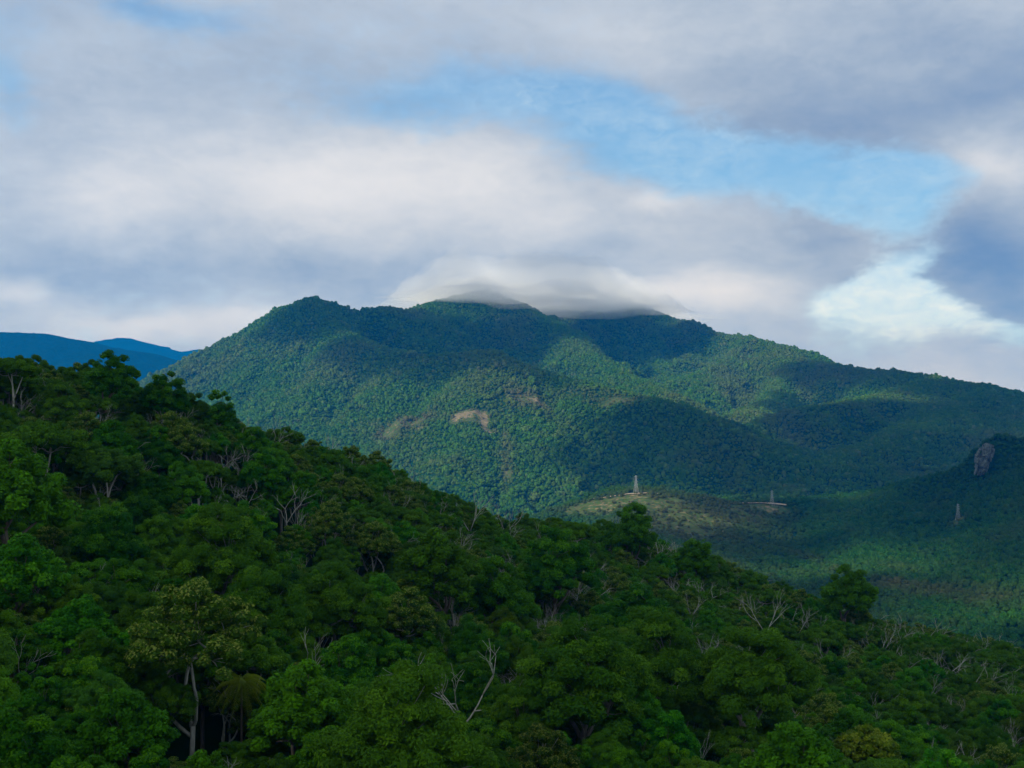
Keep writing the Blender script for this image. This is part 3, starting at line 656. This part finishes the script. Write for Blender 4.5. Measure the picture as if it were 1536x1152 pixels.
# visibility: the canopy surface in front of a crown
def seen(t_):
    K = KINDS[t_['kind']]; tx, ty, tz = t_['x'], t_['y'], t_['z'] + K['top'] * t_['sz']
    px, py = project(tx, ty, tz); r = K['R'] * t_['s'] / ty * F
    if px < -r or px > 1536 + r or py > 1152 + r * .8: return 0
    f_ = np.linspace(.25, .985, 60); h = H(tx * f_, ty * f_) + 12.5
    return r if ((300 + (tz - 300) * f_) > h).all() else 0
for t_ in TREES: t_['size'] = seen(t_) if not t_['special'] else 999
order = sorted([t_ for t_ in TREES if t_['size'] > 0], key=lambda t_: -t_['size'])
single = order[:298]; rest = [t_ for t_ in TREES if t_ not in single]
print('trees', len(TREES), 'seen', len(order), 'smallest single', order[min(297, len(order) - 1)]['size'])
LOOK = dict(dome='broad dark green dome-crowned tree', tall='tall narrow dark green tree', olive='olive green fine-leaved tree', bright='bright green leafy tree', flat='open flat-topped tree on pale limbs',
            pale='yellow-tipped pale tree', bare='bare white-limbed tree')
protos = {}
for t_ in single:
    K = KINDS[t_['kind']]; cm, tm, _ = K['v'][t_['var']]
    px, py = project(t_['x'], t_['y'], t_['z'] + K['zc'] * t_['sz'])
    nm = 'palm_tree' if t_['kind'] == 'palm' else 'bare_tree' if t_['kind'] == 'bare' else 'rainforest_tree'
    key = (t_['kind'], t_['var'])
    if key not in protos:
        root = bpy.data.objects.new(nm, None); root.empty_display_size = 2; col.objects.link(root)
        link('trunk', tm, root); protos[key] = root
        if cm: link('crown', cm, root)
    else:
        src = protos[key]; root = src.copy(); col.objects.link(root)
        for ch in list(src.children):
            c_ = ch.copy(); c_.parent = root; col.objects.link(c_)
    for ch in root.children:
        if ch.name.startswith('crown'): ch.color = tuple(t_['tint'] or (1, 1, 1)) + (1,)
    root.location = (t_['x'], t_['y'], t_['z']); root.scale = (t_['s'], t_['s'], t_['sz']); root.rotation_euler = (0, 0, t_['rot'])
    root['category'] = t_['cat']
    if t_['special']:
        root['label'] = t_['label']
        if 'group' in root: del root['group']
    else:
        side = 'left' if px < 420 else 'right' if px > 1050 else 'centre'
        dep = 'along the bottom edge' if py > 1060 else 'in the lower canopy' if py > 930 else 'in the middle canopy' if py > 780 else 'in the upper canopy'
        lb = f"{LOOK[t_['kind']]} {dep}, {side} of the near slope" if side != 'centre' else f"{LOOK[t_['kind']]} {dep}, middle of the near slope"
        root['label'] = lb; root['group'] = lb.replace(' tree', ' trees', 1)
# ---------------------------------------------------------------- instanced masses
def mass(name, label, pts, geos, cat='forest'):
    """pts: rows x,y,z,scale,scale z,rot,index,dry. One object; each point grows one of the shapes"""
    A = np.array(pts, float); me = bpy.data.meshes.new(name); me.vertices.add(len(A)); me.vertices.foreach_set('co', A[:, :3].astype(np.float32).ravel())
    for k, c_ in (('sx', 3), ('sz', 4), ('rot', 5), ('dry', 7)):
        me.attributes.new(k, 'FLOAT', 'POINT').data.foreach_set('value', A[:, c_].astype(np.float32))
    me.attributes.new('pick', 'INT', 'POINT').data.foreach_set('value', A[:, 6].astype(np.int32))
    o = link(name, me, kind='stuff', label=label, category=cat)
    ng = bpy.data.node_groups.new(name + '_nodes', 'GeometryNodeTree'); ng.interface.new_socket('Geometry', in_out='INPUT', socket_type='NodeSocketGeometry'); ng.interface.new_socket('Geometry', in_out='OUTPUT', socket_type='NodeSocketGeometry')
    N = NT(ng); a = N.n('NodeGroupInput'); b = N.n('NodeGroupOutput'); jo = N.n('GeometryNodeJoinGeometry')
    for me_ in geos:
        so = bpy.data.objects.new(me_.name, me_); oi = N.n('GeometryNodeObjectInfo'); oi.inputs['Object'].default_value = so
        gi_ = N.n('GeometryNodeGeometryToInstance'); N.L(oi.outputs['Geometry'], gi_.inputs[0]); N.L(gi_.outputs[0], jo.inputs[0])
    def att(nm, ty='FLOAT'):
        q = N.n('GeometryNodeInputNamedAttribute', data_type=ty); q.inputs['Name'].default_value = nm; return q.outputs[0]
    cs = N.n('ShaderNodeCombineXYZ'); N.L(att('sx'), cs.inputs[0]); N.L(att('sx'), cs.inputs[1]); N.L(att('sz'), cs.inputs[2])
    cr_ = N.n('ShaderNodeCombineXYZ'); N.L(att('rot'), cr_.inputs[2])
    ip = N.n('GeometryNodeInstanceOnPoints'); N.L(a.outputs[0], ip.inputs['Points']); N.L(jo.outputs[0], ip.inputs['Instance']); ip.inputs['Pick Instance'].default_value = True
    N.L(att('pick', 'INT'), ip.inputs['Instance Index']); N.L(cr_.outputs[0], ip.inputs['Rotation']); N.L(cs.outputs[0], ip.inputs['Scale']); N.L(ip.outputs[0], b.inputs[0])
    md = o.modifiers.new('grow', 'NODES'); md.node_group = ng
    return o
allk = []; koff = {}
for kd in ('dome', 'tall', 'olive', 'bright', 'flat', 'pale', 'bare'):
    koff[kd] = len(allk); allk += [v[2] for v in KINDS[kd]['v']]
mass('forest', 'dark rainforest canopy rising to the skyline of the near slope', [(t_['x'], t_['y'], t_['z'], t_['s'], t_['sz'], t_['rot'], koff[t_['kind']] + t_['var'], 0) for t_ in rest if t_['kind'] in koff], allk)
# understorey crowns fill the gaps between the trunks
us = []
uy = np.sqrt(rng.uniform(60 ** 2, 470 ** 2, 3100)); ux = rng.uniform(-.56, .56, 3100) * uy; uz = H(ux, uy)
keep = None
for x, y, z in zip(ux, uy, uz):
    kd = ('dome', 'bright', 'tall', 'olive')[rng.choice(4, p=[.5, .15, .2, .15])]; s = rng.uniform(.55, .85)
    lw_ = lowered(x, y, z, s, KINDS[kd])
    if lw_ < .7: continue
    s *= max(lw_, .45) if lw_ < 1 else 1
    us.append((x, y, z - rng.uniform(0, 2), s, s * rng.uniform(.85, 1.05), rng.uniform(0, 6.28), koff[kd] + int(rng.integers(len(KINDS[kd]['v']))), 0))
mass('understorey', 'dense shadowy undergrowth between the trunks of the near slope', us, allk, 'undergrowth')
# distant crowns: light shapes
def far_crown(seed, n=90, l=2.0, w=1.5, core=.8, mat='far'):
    rng = np.random.default_rng(seed); g = Geo(); V, T = ICO2
    cs = [(np.zeros(3), .8)] + [(rdir(rng, 1)[0] * .55 * np.array([1, 1, .6]), rng.uniform(.4, .6)) for _ in range(5)]
    for c, r in cs:
        g.add(ICO1[0] * (1 + .2 * rng.uniform(-1, 1, len(ICO1[0])))[:, None] * r * core + c, None, ICO1[1], rng.uniform(0, .5))
        d = rdir(rng, n); d[:, 2] = np.abs(d[:, 2]) - .2
        N = d + rdir(rng, n) * .6; N /= np.linalg.norm(N, axis=1)[:, None]
        leaves(g, rng, c + d * r * rng.uniform(.8, 1.15, n)[:, None], N, l, w, rng.uniform(0, .9, n))
    return g.mesh('distant_crown', [M[mat]])
def scatter(y0, y1, spacing, seed, xlim=.56, jit=.5):
    rng = np.random.default_rng(seed); out = []; y = y0
    while y < y1:
        xw = xlim * y + 30; x = np.arange(-xw, xw, spacing); out.append(np.stack([x + rng.uniform(-jit, jit, len(x)) * spacing, y + rng.uniform(-jit, jit, len(x)) * spacing], 1)); y += spacing
    return np.concatenate(out)
def visible_cols(pts, z, hh):
    """keep points whose crown shows over the ground in front of it"""
    px, py = project(pts[:, 0], pts[:, 1], z + hh)
    ok = (px > -110) & (px < 1646) & (py < 1200)
    prof_y = 60 * 1.01 ** np.arange(0, 560); pxs = np.arange(-120, 1657, 4)
    U = (pxs - CX) / F; XX = U[:, None] * prof_y[None]; YY = np.broadcast_to(prof_y, XX.shape); ZZ = H(XX, YY)
    ZZ = ZZ + np.where(YY < 560, 11, 5)
    PY = project(XX, YY, ZZ)[1]; mn = np.minimum.accumulate(PY, axis=1)
    ci = np.clip(np.round((px + 120) / 4).astype(int), 0, len(pxs) - 1); yi = np.clip(np.floor(np.log(pts[:, 1] * .992 / 60) / math.log(1.01)).astype(int), 0, len(prof_y) - 1)
    return ok & (py < mn[ci, yi] + 5)
def wood(y0, y1, spacing, seed, r0, hgt, thin):
    rng = np.random.default_rng(seed); p_ = scatter(y0, y1, spacing, seed); z = H(p_[:, 0], p_[:, 1]); v = visible_cols(p_, z, hgt)
    p_ = p_[v]; z = z[v]; dr = dry(p_[:, 0], p_[:, 1]) + .25 * fbm(p_[:, 0], p_[:, 1], 45, 4, 3); dn = np.clip(dr, 0, 1)
    k = rng.random(len(p_)) > np.clip((dr - .25) * thin, 0, .96)
    p_, z, dn = p_[k], z[k], dn[k]; n = len(p_); s = rng.lognormal(math.log(r0), .38 if y0 > 2000 else .25, n) * (1 - .35 * np.clip(dn, 0, .8))
    sp = np.clip(fbm(p_[:, 0], p_[:, 1], 300, 8, 3) * 1.2 + rng.uniform(-.2, .2, n), 0, .6)
    print('wood', n)
    return np.stack([p_[:, 0], p_[:, 1], z + s * .45, s, s * rng.uniform(.75, 1.6, n), rng.uniform(0, 6.28, n), rng.integers(0, 5, n), np.clip(dn * 1.0 + sp * .5, 0, .9)], 1)
mass('mountain_forest', 'blue-green rainforest covering the cloud-capped mountain', wood(2550, 6400, 7.6, 21, 4.2, 9, 1.5), [far_crown(i, 26, .50, .4, .85) for i in range(5)])
mass('valley_forest', 'dark scrubby trees covering the low hill with the pylons', wood(900, 2550, 7.5, 22, 4.2, 8, 1.5), [far_crown(10 + i, 60, .36, .28, .8, 'mid') for i in range(5)])
# ---------------------------------------------------------------- dirt track along the top of the low hill
def on_ground(px, py, y0=900): return hit(px, py, y0)
tp = np.array([on_ground(*q) for q in [(880,752),(915,746),(955,742),(990,742),(1030,746),(1065,750),(1100,753),(1140,757),(1180,761)]])
yy = np.convolve(np.r_[tp[0, 1], tp[:, 1], tp[-1, 1]], [.25, .5, .25], 'valid')
tt = np.linspace(0, len(tp) - 1, 90); TX = np.interp(tt, range(len(tp)), tp[:, 0]); TY = np.interp(tt, range(len(tp)), yy)
nrm = np.stack([-np.gradient(TY), np.gradient(TX)], 1); nrm /= np.linalg.norm(nrm, axis=1)[:, None]
V = []
for k_ in (-3.5, 0, 3.5):
    X_ = TX + nrm[:, 0] * k_; Y_ = TY + nrm[:, 1] * k_; V.append(np.stack([X_, Y_, np.maximum(H(X_, Y_), H(TX, TY) - .5) + 1.2], 1))
V = np.concatenate(V); n_ = 90
Q = [(j * n_ + i, j * n_ + i + 1, (j + 1) * n_ + i + 1, (j + 1) * n_ + i) for j in range(2) for i in range(n_ - 1)]
link('dirt_track', new_mesh('dirt_track', V, np.array(Q), None, [M['track']]), kind='structure')
# ---------------------------------------------------------------- transmission towers
def bar(g, a, b, w):
    a = np.array(a, float); b = np.array(b, float); d = (b - a) / np.linalg.norm(b - a); u = np.cross(d, [.13, .27, .95]); u /= np.linalg.norm(u); v = np.cross(d, u)
    V = [p_ + su * u * w / 2 + sv * v * w / 2 for p_ in (a, b) for su, sv in ((-1, -1), (1, -1), (1, 1), (-1, 1))]
    g.add(np.array(V), np.array([(0, 1, 5, 4), (1, 2, 6, 5), (2, 3, 7, 6), (3, 0, 4, 7), (3, 2, 1, 0), (4, 5, 6, 7)]))
HT = 36.0
def half(z): return 3.9 - 2.9 * min(z / 27.0, 1) - .5 * max(0, (z - 27) / 9)
legs, braces, arms = [], Geo(), []
lv = [0, 6.5, 12, 17, 21, 24, 27, 30, 33, 36]
for sx, sy in ((1, 1), (1, -1), (-1, -1), (-1, 1)):
    g = Geo()
    for a, b in zip(lv[:-1], lv[1:]): bar(g, (sx * half(a), sy * half(a), a), (sx * half(b), sy * half(b), b), .4 if a < 20 else .34)
    bar(g, (sx * half(0), sy * half(0), -3), (sx * half(0), sy * half(0), 0), .55); legs.append(g)
cn = ((1, 1), (1, -1), (-1, -1), (-1, 1))
for a, b in zip(lv[:-1], lv[1:]):
    for i in range(4):
        p_, q_ = cn[i], cn[(i + 1) % 4]; ha, hb = half(a), half(b)
        bar(braces, (p_[0] * ha, p_[1] * ha, a), (q_[0] * hb, q_[1] * hb, b), .14); bar(braces, (q_[0] * ha, q_[1] * ha, a), (p_[0] * hb, p_[1] * hb, b), .14)
        bar(braces, (p_[0] * hb, p_[1] * hb, b), (q_[0] * hb, q_[1] * hb, b), .14)
for z_, L_ in ((24, 4.6), (28.5, 5.2), (33, 4.2)):
    g = Geo()
    for s_ in (-1, 1):
        for w_ in (-1, 1):
            bar(g, (s_ * half(z_), w_ * half(z_), z_ + .02), (s_ * L_, 0, z_ + .5), .2); bar(g, (s_ * half(z_ + 2), w_ * half(z_ + 2), z_ + 2), (s_ * L_, 0, z_ + .55), .1)
        bar(g, (s_ * L_, 0, z_ + .5), (s_ * L_, 0, z_ - 1.6), .3)
    arms.append(g)
tw0 = None
for i, (px, pyb, pyt, Y, rz, lb) in enumerate([(954,741,714,2150,.5,'steel lattice pylon at the highest point of the grassy spur, tallest of three'), (1158,758,736,2200,.55,'steel lattice pylon at the end of the pale track on the low hill'), (1437,780,757,1750,.4,'steel lattice pylon half sunk in trees below the rock cliff')]):
    q = hit(px, pyb, 900); Y = q[1]; zg = float(H(q[0], q[1])); sc = (pyb - pyt) / F * Y / HT
    if tw0 is None:
        root = bpy.data.objects.new('transmission_tower', None); col.objects.link(root)
        for g in legs: link('leg', g.mesh('tower_leg', [M['steel']]), root)
        link('lattice_bracing', braces.mesh('tower_bracing', [M['steel']]), root)
        for g in arms: link('crossarm', g.mesh('tower_crossarm', [M['steel']]), root)
        tw0 = root
    else:
        root = tw0.copy(); col.objects.link(root)
        for ch in list(tw0.children):
            c_ = ch.copy(); c_.parent = root; col.objects.link(c_)
    root.location = (q[0], q[1], min(zg, q[2]) if abs(zg - q[2]) > 3 else zg); root.scale = (sc, sc, sc + max(0, q[2] - root.location[2]) / HT); root.rotation_euler = (0, 0, rz)
    root['label'] = lb; root['category'] = 'pylon'; root['group'] = 'pylons on the low hill'
    print('tower', i, 'ground', zg, 'wanted', q[2])
# ---------------------------------------------------------------- rock cliff on the knob
g = Geo(); rg = np.random.default_rng(3)
for k in range(110):
    v_ = rg.random(); py = 670 + 38 * v_; px = 1479 - 11 * v_ + rg.normal() * (2.5 + 5 * math.sin(v_ * 3.1)) + 3
    c = np.array(P(px, py, 2080 + 8 * rg.normal() - 14 * v_)); w_, h_, t_ = rg.uniform(.8, 3), rg.uniform(2, 9), rg.uniform(2, 7)
    V = np.array([(x, y, z) for z in (-1, 1) for x, y in ((-1, -1), (1, -1), (1, 1), (-1, 1))], float) * (w_, t_, h_) * rg.uniform(.55, 1.2, (8, 3))
    a_ = rg.uniform(-.7, .5); l_ = rg.uniform(.1, .5); V = V @ np.array([[math.cos(a_), math.sin(a_), 0], [-math.sin(a_), math.cos(a_), 0], [0, 0, 1]]).T
    V[:, 0] += V[:, 2] * l_; g.add(V + c, np.array([(0, 1, 5, 4), (1, 2, 6, 5), (2, 3, 7, 6), (3, 0, 4, 7), (3, 2, 1, 0), (4, 5, 6, 7)]))
o = link('rock_cliff', g.mesh('rock_cliff', [M['rock']])); o['label'] = 'pale grey bare rock cliff on the wooded knob'; o['category'] = 'cliff'
# ---------------------------------------------------------------- cloud resting on the summits
M['summit'] = vol_mat('summit_mist', (.997, .998, 1.0), .0040, -.35)
M['veil'] = vol_mat('summit_veil', (.997, .998, 1.0), .0018, -.35)
def ground_blobs(rows): return [(P(px, 455, Y)[0], Y, r, w) for px, Y, r, w in rows]
cloud_body('cloud', ground_blobs([(690,4900,210,.85),(725,4850,240,1),(765,4950,260,1),(810,5100,300,1),(860,5500,330,1),(905,5600,280,1),(940,5750,210,.8),(800,5500,420,1),(880,6000,420,1),(720,5300,330,.95),(800,6300,500,1)]), 766, 95, M['summit'], 24, 8, base=.25, lump=.9, wave=26, ramp=(.3, .7), kind='structure')
cloud_body('cloud', ground_blobs([(660,4800,230,.7),(720,4750,300,.85),(780,4800,300,.9),(830,5000,330,.9),(890,5500,360,.9),(940,5650,260,.75),(800,5500,520,1),(880,6000,520,1),(730,5300,430,.95),(800,6500,700,1)]), 732, 260, M['veil'], 30, 18, base=.1, lump=1.0, wave=22, ramp=(.22, .95), kind='structure')
# ---------------------------------------------------------------- HAZE
HZ = dict(x=(-11500, 11500), y=(-450, 16800), z=(ZMIN - 1, 1010.0))
x0, x1 = HZ['x']; y0, y1 = HZ['y']; z0, z1 = HZ['z']
V = [(x, y, z) for z in (z0, z1) for x, y in ((x0, y0), (x1, y0), (x1, y1), (x0, y1))]
me = bpy.data.meshes.new('haze'); me.from_pydata(V, [], [(3, 2, 1, 0), (4, 5, 6, 7), (0, 1, 5, 4), (1, 2, 6, 5), (2, 3, 7, 6), (3, 0, 4, 7)])
m, t = mat_new('haze'); p = t.n('ShaderNodeVolumePrincipled'); p.inputs['Color'].default_value = (.0, .32, 1.0, 1); p.inputs['Density'].default_value = 6.0e-5; p.inputs['Absorption Color'].default_value = (.3, .3, .3, 1); p.inputs['Anisotropy'].default_value = .1
o = t.n('ShaderNodeOutputMaterial'); t.L(p.outputs[0], o.inputs['Volume']); me.materials.append(m)
link('haze', me, kind='stuff', label='thin blue haze filling the valley air', category='haze')
